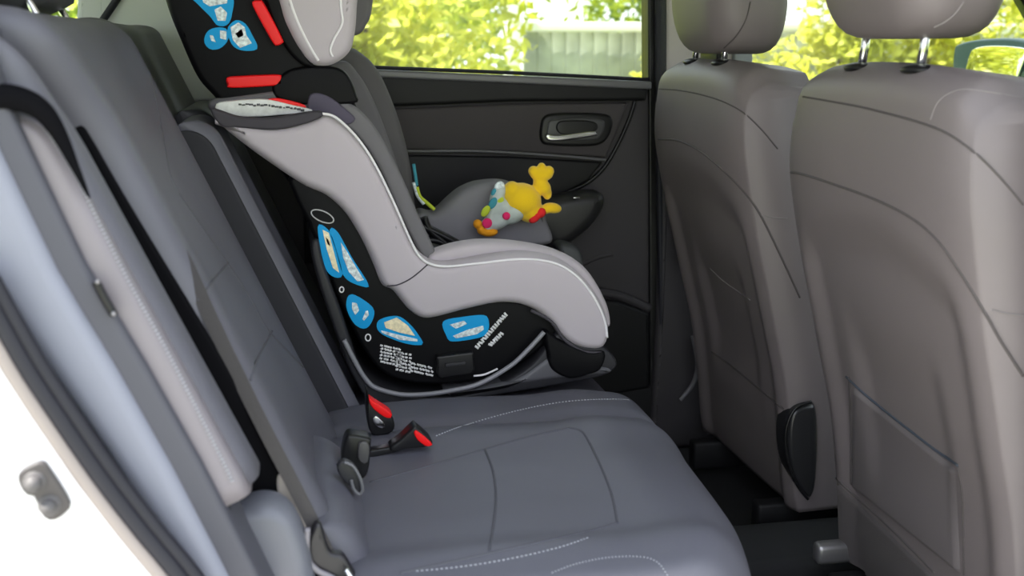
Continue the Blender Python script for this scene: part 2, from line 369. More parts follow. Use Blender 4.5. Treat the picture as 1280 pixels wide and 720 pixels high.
# tailgate behind
tg = empty('wall_back', (-1.1, 1.9, 0), 'tailgate behind the rear seat with a wide rear window', 'tailgate', kind='structure')
box('lower_panel', (-1.17, 1.9, .43), (.05, 1.48, .9), .01, M_TRIMDK, tg)
box('upper_frame', (-1.17, 1.9, 1.40), (.05, 1.48, .06), .01, M_TRIMDK, tg)
box('window_pane', (-1.17, 1.9, 1.12), (.004, 1.46, .5), 0, glassmat(), tg)
# windscreen
structure(box('window_1', (1.95, 1.9, 1.15), (.004, 1.44, .62), 0, glassmat(), None, Matrix.Rotation(math.radians(-50), 3, 'Y')), 'raked windscreen ahead of the front seats', 'windscreen')

# near side: body aperture with striker, seal, quarter trim
YB = 1.11
nb = empty('wall_right', (-.4, YB, 0), 'white painted body side at the open door with rubber seal and grey quarter trim', 'car body', kind='structure')
bodyline = [(-60, 350), (0, 458), (40, 520), (97, 603), (150, 672), (195, 726), (230, 775)]
b2 = P2(bodyline, YB)
body = slab('painted_panel', [(-.62, 1.3), (-.42, 1.3)]+b2+[(-.06, -.1), (-1.0, -.1), (-1.0, 1.0)], YB, YB+.07, .01, M_WHITE, nb, sm=False)
def band(name, L, Rr, Y, th, r, m, parent=nb):
    return slab(name, P2(L+Rr[::-1], Y), Y, Y+th, r, m, parent, sm=False)
tn = catmull([(x, y, 0) for x, y in bodyline], 4, False)
tube('pinchweld', [PY(p.x+8, p.y-2, YB+.01) for p in tn], .0085, M_TAN, nb, sm=0)
tube('door_seal', [PY(p.x+26, p.y-8, YB+.015) for p in tn], .010, M_RUBBER, nb, sm=0)
tube('door_seal_lip', [PY(p.x+42, p.y-14, YB+.022) for p in tn], .009, M_RUBBER, nb, sm=0)
# lavender-grey quarter trim, its inner edge runs up to the seat bolster
qL = [(-150, 60), (-70, 270), (0, 375), (60, 462), (125, 556), (182, 640), (246, 735), (284, 790)]
qR = [(-76, 0), (-30, 130), (18, 232), (70, 340), (146, 466), (216, 590), (284, 722), (312, 780)]
slab('quarter_trim', P2(qL+qR[::-1], 1.16), 1.16, 1.26, .016, M_SIDE, nb, sm=False)
qR2 = [(x+36, y-9) for x, y in qR]
slab('quarter_trim_edge', P2([(x-14, y) for x, y in qR]+qR2[::-1], 1.172), 1.172, 1.27, .008, mat('quarter_trim_dark', (.055, .056, .072), .6), nb, sm=False)
slab('upper_quarter_trim', [(-1.0, .95), (-.55, .95), (-.42, 1.38), (-1.0, 1.38)], 1.17, 1.23, .01, M_SIDE, nb, sm=False)
# striker
slab('trim_backing', P2([(x-40, y+30) for x, y in qL]+[(x+30, y) for x, y in qR[::-1]], 1.215), 1.215, 1.225, .002, M_TRIMDK, nb, sm=False)
tube('trim_gap_shade', [PY(x, y, 1.20) for x, y in [(0, 128), (20, 163), (60, 240), (147, 397), (176, 452), (268, 605), (286, 638)]], .0035, M_BLACK, nb)  # black tube painting the shade in the gap between trim and bolster
st = empty('door_striker', PY(52, 615, YB-.01), 'dull metal door striker bolted to the white body edge', 'door striker')
so_ = slab('plate', P2([(22, 594), (48, 578), (58, 582), (86, 626), (84, 640), (66, 652), (52, 645), (42, 622), (30, 618)], YB-.008), YB-.008, YB, .003, mat('striker_metal', (.055, .049, .05), .55), st)
for nm, (x, y), rr, m in (('bolt', (42, 605), .0085, 'a'), ('bolt', (61, 634), .0085, 'b')):
    c = PY(x, y, YB-.012); bm = bmesh.new(); blob_bm(bm, c, (rr, .010, rr)); blob_bm(bm, c+Vector((0, .004, 0)), (rr*1.35, .004, rr*1.35)); link(nm, bm, mat('striker_bolt', (.085, .08, .082), .6), st)

# lower seat-side sill cover (rounded grey plastic) at the bottom left
sc = tag(slab('seat_side_cover', P2([(262, 660), (285, 643), (330, 632), (360, 642), (378, 670), (392, 720), (400, 800), (300, 800), (290, 730)], 1.25), 1.25, 1.32, .03, mat('side_cover_grey', (.12, .125, .15), .4), None, rin=.02), 'rounded grey plastic cover at the base of the rear seat beside the door opening', 'seat side cover')

# ================================================================== REAR BENCH SEAT
bench = empty('rear_bench_seat', (.2, 1.9, .0), 'grey leatherette rear bench seat with reclined backrest and wide cushion', 'car seat')
def back_section(name, Y0, Y1, w0, th, utop, u0, r, m, tiltY=None, bol=.012, topr=.06, wfun=None):
    secs = []; us = [u0]+[u0+(utop-topr-u0)*k/18 for k in range(1, 19)]+[utop-topr+topr*math.sin(k/8*math.pi/2) for k in range(1, 9)]
    for u in us:
        a = max(0, (u-(utop-topr))/topr); s = math.sqrt(max(0, 1-a*a)) if a > 0 else 1
        s = max(s, .12)
        y0 = Y0(u) if callable(Y0) else Y0; y1 = Y1(u) if callable(Y1) else Y1
        ring = []
        hh = th*.5*s
        for (y, ww) in rrect(y0, y1, -hh, hh, min(r, hh*.99), 6, 14):
            f = (y-(y0+y1)/2)/((y1-y0)/2)
            wv = w0-th*.5+ww
            if ww > 0: wv += bol*sst(.45, .85, abs(f))*s+(wfun(u) if wfun else 0)
            ring.append(BK(u, y, wv))
        secs.append(ring)
    return link(name, loft_bm(secs), m, bench)
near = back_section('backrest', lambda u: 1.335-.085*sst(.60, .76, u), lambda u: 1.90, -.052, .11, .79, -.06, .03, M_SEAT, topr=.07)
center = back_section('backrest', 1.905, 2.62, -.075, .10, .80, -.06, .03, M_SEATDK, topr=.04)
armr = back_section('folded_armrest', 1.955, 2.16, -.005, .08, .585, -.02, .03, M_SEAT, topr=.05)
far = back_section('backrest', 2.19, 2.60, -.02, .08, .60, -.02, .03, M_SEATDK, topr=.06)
# side bolster: an upper wing and a lower pad with a pale stitched edge
wing = back_section('side_wing', lambda u: 1.20-.0*u, lambda u: 1.290-.07*sst(.62, .76, u), -.068, .12, .780, .215, .03, M_SEAT, bol=0, topr=.08)
pad = back_section('side_bolster', 1.185, 1.255, -.078, .10, .682, .212, .014, mat('bolster_vinyl', (.17, .155, .175), .45, bump=.1, bscale=450), bol=0, topr=.05)
back_section('gap_shade_filler', 1.27, 1.36, -.115, .04, .70, -.05, .01, M_BLACK, bol=0, topr=.03)  # black filler added to darken the gap like deep shade
back_section('gap_shade_strip', 1.320, 1.334, -.059, .06, .68, .02, .004, mat('gap_shade_black', (.004, .004, .005), .9, spec=.05), bol=0, topr=.02, wfun=lambda u: -.011*sst(.28, .62, u))  # near-black strip painting the crevice shade, narrower towards the top
back_section('armrest_side_shade', 1.940, 1.957, -.012, .09, .575, -.02, .006, mat('armrest_shade_dark', (.030, .030, .035), .8, spec=.2), bol=0, topr=.05)  # dark strip painting the recess shade on the armrest side
back_section('lower_lip', 1.312, 1.66, -.018, .08, .09, -.08, .035, M_SEAT, bol=0, topr=.05)
tube('bolster_recess_shade', [PY(x, y, 1.178) for x, y in [(-12, 122), (12, 122), (36, 128), (56, 142), (74, 168), (92, 205), (112, 248)]], lambda f: .0125*(1-f**2)+.001, mat('recess_shade_black', (.004, .004, .005), .9, spec=.05), bench)  # tapered black tube painting the shade of the hollow above the pad
# cushion
prof = smcurve([(-.05, .34), (0, .372), (.08, .385), (.22, .383), (.38, .388), (.50, .386), (.56, .372)])
def xfront(Y): return smcurve([(1.15, .50), (1.22, .545), (1.29, .585), (1.4, .622), (1.5, .636), (1.7, .65), (1.85, .658), (2.0, .655), (2.65, .65)])(Y)
XF = {}
def cush(s, Y):
    k = round(Y, 4)
    if k not in XF: XF[k] = xfront(Y)
    xf = XF[k]
    # s 0..1 top ; 1..2 nose roll
    rr = .085
    if s <= 1:
        x = .0+(xf-rr)*s; z = .378+.010*math.sin(min(1, x/.5)*math.pi)
        e = 1
    else:
        a = (s-1)*math.radians(118); x = xf-rr+rr*math.sin(a); z = .378-rr*1.25*(1-math.cos(a)); e = math.cos(a/2)
    # side-to-side shaping: dished seat, raised borders, shallow valley between the places
    b = .012*math.exp(-((Y-1.30)/.045)**2)+.010*math.exp(-((Y-1.755)/.05)**2)-.014*math.exp(-((Y-1.83)/.02)**2)+.006*math.exp(-((Y-1.95)/.08)**2)
    dish = -.010*math.exp(-((Y-1.53)/.13)**2)*math.exp(-((x-.25)/.2)**2)
    front = .012*math.exp(-((x-.50)/.06)**2)
    edge = -.05*sst(1.245, 1.17, Y)
    z += (b+dish+front)*e*sst(-.01, .10, x)+edge
    z -= .035*sst(.06, -.02, x)+.036*sst(1.94, 2.04, Y)*e
    return Vector((x, Y, z))
bm = bmesh.new(); NS, NY = 90, 150; G = []
for i in range(NS+1):
    s = 2*i/NS; G.append([bm.verts.new(cush(s, 1.17+(2.61-1.17)*j/NY)) for j in range(NY+1)])
for i in range(NS):
    for j in range(NY): bm.faces.new((G[i][j], G[i][j+1], G[i+1][j+1], G[i+1][j]))
low = [[bm.verts.new((g.co.x, g.co.y, .19)) for g in row] for row in (G[0], G[-1])]
for j in range(NY):
    bm.faces.new((G[0][j+1], G[0][j], low[0][j], low[0][j+1])); bm.faces.new((G[-1][j], G[-1][j+1], low[1][j+1], low[1][j]))
    bm.faces.new((low[0][j], low[1][j], low[1][j+1], low[0][j+1]))
for j in (0, NY):
    bm.faces.new([G[i][j] for i in range(NS+1)]+[low[1][j], low[0][j]])
cushion = link('cushion', bm, M_SEAT, bench)
tag(box('seat_riser', (.30, 1.9, .085), (.50, 1.38, .17), .03, M_TRIMDK), 'black carpeted riser under the rear bench cushion', 'seat riser')
SR = .0021
for pts in ([(462, 603), (530, 584), (605, 562), (665, 545), (712, 535)], [(712, 535), (728, 540), (738, 556)], [(736, 552), (752, 585), (765, 620), (772, 655)],
            [(770, 654), (735, 664), (660, 681), (560, 703), (500, 716)], [(606, 562), (616, 588), (620, 620), (617, 655), (611, 690)],
            [(462, 520+62), (470, 578)]):
    if len(pts) > 2: drape('seam', pts, cushion, SR, M_SEAM, cushion, off=-.0004)
drape('stitching', [(545, 545), (580, 532), (640, 515), (700, 503), (760, 499), (800, 501)], cushion, .0012, M_STITCH, cushion, off=0, dash=(3, 1))
drape('stitching', [(520, 714), (580, 708), (640, 698), (700, 684), (738, 671)], cushion, .0010, M_STITCH, cushion, off=0, dash=(3, 1))
drape('stitching', [(690, 716), (720, 705), (760, 697), (800, 696), (822, 703), (836, 722)], cushion, .0010, M_STITCH, cushion, off=0, dash=(2, 1))
drape('seam', [(792, 497), (800, 490), (806, 486)], cushion, .0012, M_STITCH, cushion)
# backrest seams
for pts in ([(165, 20+22), (182, 72), (192, 110), (202, 160), (212, 215), (222, 240)],):
    drape('seam', pts, near, SR*.7, M_SEAM, near, off=-.0004)
drape('seam', [(222, 240), (250, 280), (285, 330), (312, 372), (335, 412), (370, 450), (410, 492)], near, SR, M_SEAM, near, off=-.0004)
drape('seam', [(247, 376), (265, 352), (285, 329)], near, SR, M_SEAM, near)
drape('seam', [(313, 476), (322, 448), (340, 414)], near, SR, M_SEAM, near)
drape('stitching', [(52, 156), (76, 190), (98, 228), (130, 292), (165, 360), (205, 432), (245, 510), (280, 580), (292, 606)], [pad, wing], .0018, M_STITCH, pad, off=.0008, dash=(2, 1))
# latch loop on the bolster edge
lp = [PY(x, y, 1.165) for x, y in [(120, 351), (126, 356), (140, 386), (143, 393)]]
tube('release_tab', [PY(x, y, 1.168) for x, y in [(120, 352), (129, 370), (143, 394)]], .0045, M_BLACK, bench)
bm = bmesh.new(); bm.free()
for x, y in ((122, 352), (142, 392)):
    bm = bmesh.new(); blob_bm(bm, PY(x, y, 1.162), (.0025, .003, .0025)); link('release_tab_rivet', bm, M_STEEL, bench)
# lower flap of backrest beside the cushion
# headrests of the bench
def bench_headrest(Yc):
    secs = []
    for k in range(13):
        t = k/12; u = .803+.19*t; s = math.sin(math.pi*(.08+.84*t))**.35
        secs.append([BK(u, Yc+y*s, -.105+wv*s) for y, wv in rrect(-.15, .15, -.05, .05, .04)])
    h = link('headrest', loft_bm(secs), M_SEATDK, bench)
    for s in (-1, 1):
        tube('headrest_post', [BK(.72, Yc+.10*s, -.10), BK(.85, Yc+.10*s, -.10)], .0055, M_CHROME, h, sm=2)
    return h
bench_headrest(1.67)

# ================================================================== FRONT SEATS
xprof = smcurve([(0, .99), (.12, .952), (.24, .937), (.38, .915), (.50, .885), (.58, .865), (.67, .842), (.82, .812), (.93, .812), (.975, .822), (1.0, .86)])
def front_seat(c, label, near_seat):
    t = empty('front_seat', (1.15, c, 0), label, 'car seat', 'front seats seen from behind')
    hw = .27; NZ, NYY = 90, 70
    def topz(f): return 1.0-.022*abs(f)**2.6-.024*sst(.85, 1.0, abs(f))
    def P(f, h):   # f -1..1 across, h 0..1 up
        z = .10+(topz(f)-.10)*h
        wd = hw*(1-.05*sst(.8, 1.0, h))
        x = xprof(z*1.0/(topz(f)) if z > .9 else z)
        x = x + .018*abs(f)**8 + .006*abs(f)**2
        # recessed hard panel inside the arch
        yy = f*hw; rz = .80-.10*(abs(f))**2.2
        ins = sst(.0, .10, rz-z)*sst(.90, .70, abs(f))
        x += .020*ins
        # knee relief
        x += .012*sst(.55, .35, abs(f))*sst(.62, .5, z)*sst(.25, .4, z)
        return Vector((x, c+f*wd, z))
    bm = bmesh.new(); F = [[bm.verts.new(P(-1+2*j/NYY, i/NZ)) for j in range(NYY+1)] for i in range(NZ+1)]
    def B(f, h):
        p = P(f, h); q = Vector((p.x, p.y, p.z)); th = .13*(1-.25*h); 
        return Vector((xprof(min(p.z, .9))+.045+th+.02*abs(f), c+(p.y-c)*.97, p.z-(.012 if h > .98 else 0)))
    K = [[bm.verts.new(B(-1+2*j/NYY, i/NZ)) for j in range(NYY+1)] for i in range(NZ+1)]
    for i in range(NZ):
        for j in range(NYY):
            bm.faces.new((F[i][j], F[i][j+1], F[i+1][j+1], F[i+1][j])); bm.faces.new((K[i][j], K[i+1][j], K[i+1][j+1], K[i][j+1]))
        for j in (0, NYY): bm.faces.new((F[i][j], F[i+1][j], K[i+1][j], K[i][j]))
    for j in range(NYY):
        for i in (0, NZ): bm.faces.new((F[i][j], F[i][j+1], K[i][j+1], K[i][j]))
    bk_ = link('backrest', bm, M_SEATB, t)
    # headrest
    hc = c-.005; secs = []
    for k in range(17):
        a = k/16; z = (1.033 if near_seat else 1.008)+.21*(1-math.cos(math.pi*a))/2; s = max(.2, math.sin(math.pi*(.05+.90*a)))**.45
        fz = 1-.10*(1-a)
        ring = []
        for y, x in rrect(-.152, .152, -.088, .088, .06, 8, 8):
            ring.append(((.885 if near_seat else .90)-.02*a+x*s*(1 if x > 0 else .95)*fz - 0.012*(1-(y/.138)**2)*(x < 0), hc+y*s, z))
        secs.append(ring)
    h = link('headrest', loft_bm(secs), M_SEATB, t)
    for s in (-1, 1):
        tube('headrest_post', [(.855, c+.082*s, .975), (.865, c+.082*s, 1.075)], .0065, M_CHROME, h, sm=2, seg=14)
        bm = bmesh.new(); blob_bm(bm, (.856, c+.082*s, .990), (.024, .032, .009)); link('post_guide', bm, M_BLACK, t)
    if not near_seat: box('post_bracket', (.865, c, 1.02), (.02, .10, .06), .006, M_BLACK, h)
    # cushion of the front seat, mostly hidden ahead of the backrest
    secs = []
    for k in range(13):
        a = k/12; x = 1.02+.50*a; s = 1-.25*max(0, (a-.85)/.15)**2
        secs.append([(x, c+y, .22+zz*s+.05*a) for y, zz in rrect(-.25, .25, -.09, .10, .05, 5, 8)])
    link('cushion', loft_bm(secs), M_SEATB, t)
    for s in (-1, 1): box('seat_rail', (1.18, c+.19*s, .06), (.52, .04, .07), .008, M_TRIMDK, t)
    return t, bk_, h
nseat, nb_, nh_ = front_seat(1.517, 'nearer front seat, taupe grey back with pocket, close at the right', True)
fseat, fb_, fh_ = front_seat(2.24, 'farther front seat with dark grey back and black recliner cover', False)
def seam(pts, tgt, r=.0016, m=M_SEAMW, name='seam', **k): drape(name, pts, tgt, r, m, tgt, **k)
seam([(986, 118), (1040, 127), (1090, 137), (1170, 160), (1215, 188), (1250, 222), (1279, 256)], nb_)
seam([(1163, 150), (1172, 128), (1190, 115), (1215, 112), (1279, 122)], nb_, .001, M_STITCHW, 'stitching')
seam([(980, 216), (1000, 217), (1050, 233), (1100, 252), (1140, 273), (1170, 298), (1195, 332), (1225, 380), (1250, 425), (1279, 470)], nb_, .0022)
seam([(1239, 387), (1258, 392), (1279, 394)], nb_, .0012, M_STITCHW, 'stitching')
seam([(1058, 471), (1085, 496), (1125, 528), (1165, 559), (1198, 582)], nb_, .0026, mat('pocket_elastic', (.04, .05, .07), .6), 'pocket_edge')
seam([(1197, 583), (1203, 620), (1205, 700), (1205, 719)], nb_)
seam([(1036, 588), (1060, 612), (1100, 648), (1140, 687), (1168, 716)], nb_, .0022)
seam([(1062, 472), (1064, 540), (1064, 605)], nb_, .0024, M_SEAMW, 'pocket_gusset')
seam([(820, 111), (850, 113), (890, 122), (925, 138), (950, 160), (972, 186)], fb_)
seam([(823, 174), (848, 176), (875, 189), (905, 214), (930, 240), (950, 268), (975, 318), (1000, 372)], fb_, .0022)
seam([(950, 268), (966, 272), (984, 273)], fb_, .0012, M_STITCHW, 'stitching')
seam([(888, 336), (905, 352), (925, 366), (938, 375)], fb_, .0014, M_STITCHW, 'pocket_edge')
seam([(890, 440), (920, 462), (950, 487), (980, 512)], fb_, .0022)
seam([(1205, 2), (1195, 16), (1182, 27), (1168, 34)], nh_, .0015, M_STITCHW, 'stitching')
seam([(938, 2), (932, 25), (920, 45), (905, 60)], fh_, .0015, M_SEAMW)
# carpeted lower part of both backs (draped patch standing just proud of the vinyl)
def patch(name, poly, tgt, m, off=.004, N=34):
    """cloth panel sewn onto the seat back: filled outline laid on the surface"""
    T = bvh(tgt); (a, b, c_, d_) = poly; bm = bmesh.new(); rows = []
    for i in range(N+1):
        row = []
        for j in range(N+1):
            s, t = j/N, i/N
            x = (a[0]*(1-s)+b[0]*s)*(1-t)+(d_[0]*(1-s)+c_[0]*s)*t; y = (a[1]*(1-s)+b[1]*s)*(1-t)+(d_[1]*(1-s)+c_[1]*s)*t
            h = T.ray_cast(CAM, ray(x, y).normalized())
            if h[0] is None: row.append(None); continue
            n = h[1] if h[1].dot(ray(x, y)) < 0 else -h[1]
            e = min(s, t, 1-s, 1-t)*N
            row.append(bm.verts.new(h[0]+n*(off if e >= 1 else -.003)))
        rows.append(row)
    for i in range(N):
        for j in range(N):
            q = (rows[i][j], rows[i][j+1], rows[i+1][j+1], rows[i+1][j])
            if all(q): bm.faces.new(q)
    return link(name, bm, m, tgt)
patch('lower_carpet', [(1037, 592), (1166, 719), (1160, 800), (1044, 760)], nb_, M_CARPB)
patch('seat_pocket', [(1066, 482), (1196, 586), (1202, 719), (1064, 608)], nb_, M_POCKET, .005)
# recliner cover of the far seat
rc = slab('recliner_cover', P2([(990, 510), (1012, 503), (1020, 512), (1022, 560), (1018, 610), (1008, 622), (992, 600), (982, 565), (982, 530)], 1.965), 1.955, 2.02, .02, mat('recliner_black', (.02, .02, .022), .28), fseat, rin=.012)
tube('cover_bead', [PY(x, y, 1.957) for x, y in [(1014, 502), (994, 511), (983, 535), (983, 565), (993, 600), (1010, 624)]], .003, M_BLACK, fseat)
box('rail_end', PX(1034, 690, .93)+Vector((.02, 0, 0)), (.09, .03, .04), .01, M_STEEL, nseat)
tag(box('floor_mat', (.80, 1.50, .008), (.34, .42, .012), .005, M_MAT), 'dark grey floor mat in the near rear footwell', 'floor mat')

# ================================================================== CHILD SEAT
YN = 2.03
cs = empty('child_car_seat', (.3, 2.25, .38), 'grey and black convertible child car seat with white piping and blue stickers', 'child car seat')
def cslab(name, px, Y, th, r, m, parent=cs, **k): return slab(name, P2(px, Y), Y, Y+th, r, m, parent, **k)
# base cradle
cslab('base', [(398, 300), (405, 330), (425, 385), (440, 430), (452, 462), (475, 483), (515, 494), (570, 494), (620, 482), (665, 455), (700, 415), (742, 425), (772, 452), (756, 470), (700, 482), (640, 492), (560, 505), (510, 516), (478, 517), (462, 506), (440, 470), (424, 430), (400, 360), (388, 310)], YN+.01, .36, .012, M_CSBASE, rin=.006)
cslab('base_plate', [(560, 490), (640, 476), (700, 440), (740, 455), (762, 460), (760, 468), (700, 474), (640, 483), (570, 493)], YN+.006, .34, .01, mat('base_plate_grey', (.085, .085, .095), .5))
tube('base_rim', [PY(x, y, YN+.002) for x, y in [(430, 425), (447, 458), (458, 475), (470, 485), (500, 493), (530, 493), (560, 489), (598, 480), (637, 458), (662, 435), (680, 415)]], .0048, M_RIM, cs)
# shell side (black) with stickers
shell = cslab('shell', [(362, 222), (395, 222), (430, 250), (470, 310), (560, 360), (700, 385), (715, 400), (695, 418), (665, 446), (620, 470), (560, 481), (510, 479), (478, 466), (456, 440), (440, 410), (422, 372), (405, 330), (385, 280), (368, 245)], YN+.022, .38, .014, M_CSB, rin=.008)
cslab('adjust_handle', [(546, 446), (592, 440), (594, 462), (590, 468), (550, 474), (546, 468)], YN+.004, .03, .004, M_BLACK, sm=False)
cslab('recline_slot', [(557, 455), (582, 452), (582, 456), (557, 459)], YN, .006, .001, M_CSBASE, sm=False)
tube('shell_edge', [PY(x, y, YN+.016) for x, y in [(592, 470), (606, 468), (622, 461)]], .002, M_PIPE, cs)
# backrest shell column behind
cslab('back_shell', [(196, -60), (300, -60), (372, 40), (400, 84), (440, 120), (446, 160), (420, 250), (385, 262), (350, 215), (300, 160), (268, 122), (246, 96), (225, 50), (206, 0)], YN+.06, .32, .02, M_CSB, rin=.012)
cslab('shell_fillet', [(340, 110), (360, 88), (395, 82), (430, 88), (446, 118), (440, 130), (360, 130)], YN+.05, .06, .012, M_CSB, rin=.006)
# light grey side cover (wing + arm) near side
COVER = [(276, 158), (262, 140), (300, 152), (345, 158), (385, 150), (402, 143), (418, 148), (445, 170), (468, 200), (492, 248), (514, 298), (530, 322), (556, 331), (620, 321), (660, 318), (700, 326), (728, 345), (750, 372), (762, 400), (763, 425), (752, 439), (725, 437), (704, 424), (686, 402), (662, 386), (630, 381), (590, 388), (548, 399), (528, 400), (510, 388), (492, 366), (478, 358), (466, 330), (452, 300), (432, 268), (408, 246), (378, 232), (330, 200), (300, 178)]
cov = cslab('side_cover', COVER, YN, .075, .030, M_CSG, rin=.018)
# dark lining band round the upper edge, inner top surfaces
cslab('cover_band', [(264, 136), (300, 146), (340, 147), (385, 140), (403, 140), (398, 149), (350, 162), (300, 160), (276, 158)], YN-.003, .03, .008, M_CSD, rin=.005)
cslab('inner_wing_top', [(262, 126), (300, 119), (360, 112), (405, 116), (440, 130), (470, 160), (500, 215), (524, 270), (546, 320), (530, 325), (500, 270), (470, 205), (440, 165), (400, 142), (330, 138), (270, 142)], YN+.055, .05, .012, M_CSG2, rin=.008)
cslab('inner_patch', [(388, 118), (410, 120), (440, 143), (444, 150), (436, 156), (424, 153), (404, 141), (386, 140)], YN+.045, .03, .006, mat('cover_patch_plum', (.085, .075, .11), .9), rin=.004)
# arm top facing upward
cslab('arm_inner', [(535, 322), (560, 310), (600, 303), (650, 305), (700, 316), (735, 338), (760, 380), (764, 410), (745, 400), (715, 350), (680, 335), (600, 330), (550, 336)], YN+.045, .06, .02, M_CSG, rin=.01)
# piping
def pipe(pts, Y, r=.0024): tube('piping', [PY(x, y, Y) for x, y in pts], r, M_PIPE, cs)
pipe([(402, 142), (420, 147), (447, 173), (470, 208), (492, 253), (512, 298), (524, 320), (538, 330), (560, 333), (600, 329), (650, 324), (690, 328), (718, 343), (740, 368), (755, 398), (759, 422)], YN+.003)
drape('cover_seam', [(484, 357), (497, 356), (512, 349), (524, 340), (534, 331)], cov, .0014, M_CSD, cov)
# belt slot contents and red guides
box_c = PY(330, 133, YN+.03)
cslab('instruction_booklet', [(270, 130), (290, 126), (330, 124), (360, 130), (392, 139), (350, 144), (310, 146), (275, 142)], YN+.035, .02, .003, mat('booklet_white', (.72, .73, .72), .6, var=.12, vscale=90), rin=.002)
bm = bmesh.new()
random.seed(3)
for k in range(18):
    x = 300+k*4.6; box_bm(bm, PY(x, 131+.0016*(x-300)*(x-300)*.6+random.uniform(-1, 1), YN+.034), (.003+random.random()*.004, .0015, .002+random.random()*.002), 0)
link('booklet_print', bm, mat('print_grey', (.12, .12, .13), .8), cs)
cslab('red_belt_strip', [(335, 124), (350, 123), (378, 130), (382, 135), (360, 132), (340, 128)], YN+.04, .008, .002, M_RED, rin=.002)
cslab('red_belt_guide', [(283, 97), (296, 95), (345, 93), (352, 96), (352, 104), (347, 107), (290, 110), (284, 106)], YN+.05, .02, .005, M_RED, rin=.003)
cslab('red_belt_guide', [(315, 2), (323, 0), (330, 4), (353, 48), (353, 54), (346, 57), (340, 52), (318, 12)], YN+.035, .03, .005, M_RED, rin=.003)
# headrest
hw_ = cslab('headrest_cover', [(338, -70), (350, 10), (362, 42), (376, 66), (388, 79), (402, 83), (418, 80), (435, 68), (443, 50), (447, 10), (446, -70)], YN+.03, .08, .030, M_CSG, rin=.02)
cslab('headrest_shell', [(300, -70), (330, 0), (352, 52), (376, 80), (394, 84), (384, 70), (366, 38), (352, 0), (345, -70)], YN+.045, .06, .012, M_CSB, rin=.006)
tube('piping', [PY(x, y, YN+.031) for x, y in [(350, -60), (360, -10), (370, 22), (384, 52), (398, 76)]], .0026, M_PIPE, hw_)
tube('piping', [PY(x, y, YN+.028) for x, y in [(424, -60), (426, 5), (428, 28), (418, 48), (413, 62), (416, 71)]], .0022, M_PIPE, hw_)
cslab('headrest_cover', [(400, -70), (398, 0), (420, 40), (446, 44), (458, 32), (466, 8), (468, -70)], YN+.28, .06, .02, M_CSG2, rin=.012)
cslab('headrest_pad', [(320, -70), (335, -10), (362, 40), (392, 60), (420, 50), (430, 0), (430, -70)], YN+.10, .20, .02, M_CSG2, rin=.012)
# inner seat and far wing
cslab('far_wing', [(392, 80), (432, 60), (452, 66), (472, 86), (488, 118), (503, 160), (514, 205), (518, 240), (522, 300), (480, 300), (455, 200), (425, 140)], YN+.37, .06, .03, mat('child_seat_fabric_outer', (.11, .105, .11), .85, bump=.25, bscale=1100), rin=.014)
cslab('far_wing_liner', [(400, 88), (430, 76), (448, 92), (464, 118), (480, 156), (497, 205), (512, 255), (524, 300), (470, 300), (448, 200), (420, 140)], YN+.32, .05, .015, M_CSG2, rin=.01)
cslab('backrest_pad', [(380, 90), (405, 100), (430, 140), (455, 190), (478, 240), (500, 290), (520, 330), (560, 350), (560, 400), (480, 380), (420, 250), (390, 160)], YN+.10, .22, .02, M_CSG2, rin=.012)
cslab('seat_pad', [(490, 320), (540, 322), (600, 325), (660, 330), (690, 345), (690, 390), (560, 400), (500, 380)], YN+.09, .24, .02, M_CSG2, rin=.012)
cslab('far_arm', [(500, 300), (524, 268), (545, 268), (566, 250), (582, 238), (605, 230), (640, 230), (676, 250), (686, 278), (692, 304), (660, 312), (600, 330), (540, 335)], YN+.30, .10, .025, mat('child_seat_arm_grey', (.21, .205, .225), .85, bump=.25, bscale=1100), rin=.014)
cslab('cup_holder', [(700, 310), (712, 306), (726, 313), (731, 330), (728, 342), (705, 335)], YN+.34, .08, .02, mat('cup_holder_grey', (.07, .075, .08), .5), rin=.01)
# patterned insert peeking along the inside
for nm, pts, m, r in (('insert_trim', [(517, 205), (519, 218), (521, 232)], M_TEAL, .0035), ('insert_trim', [(521, 234), (525, 246), (534, 254), (543, 262)], M_LIME, .004),
                      ('insert_trim', [(517, 228), (522, 244), (530, 255)], M_SW, .004), ('insert_trim', [(528, 300), (531, 315), (534, 322)], M_LIME, .003)):
    tube(nm, [PY(x, y, YN+.27) for x, y in pts], r, m, cs)
# black harness straps inside
for pts in ([(526, 282), (545, 290), (572, 304), (600, 318)], [(524, 300), (545, 300), (570, 312), (590, 322)], [(530, 272), (536, 286), (552, 300), (580, 320)]):
    tube('harness_strap', [PY(x, y, YN+.22) for x, y in pts], .008, M_BLACK, cs, flat=2)
# foot at the front
cslab('support_foot', [(682, 414), (700, 425), (735, 440), (757, 441), (752, 462), (735, 470), (712, 474), (690, 462), (684, 440)], YN-.002, .10, .012, M_CSB, rin=.006)
tube('cover_hem', [PY(x, y, YN+.004) for x, y in [(664, 388), (690, 403), (705, 424), (728, 439), (752, 441)]], .003, M_CSD, cs)
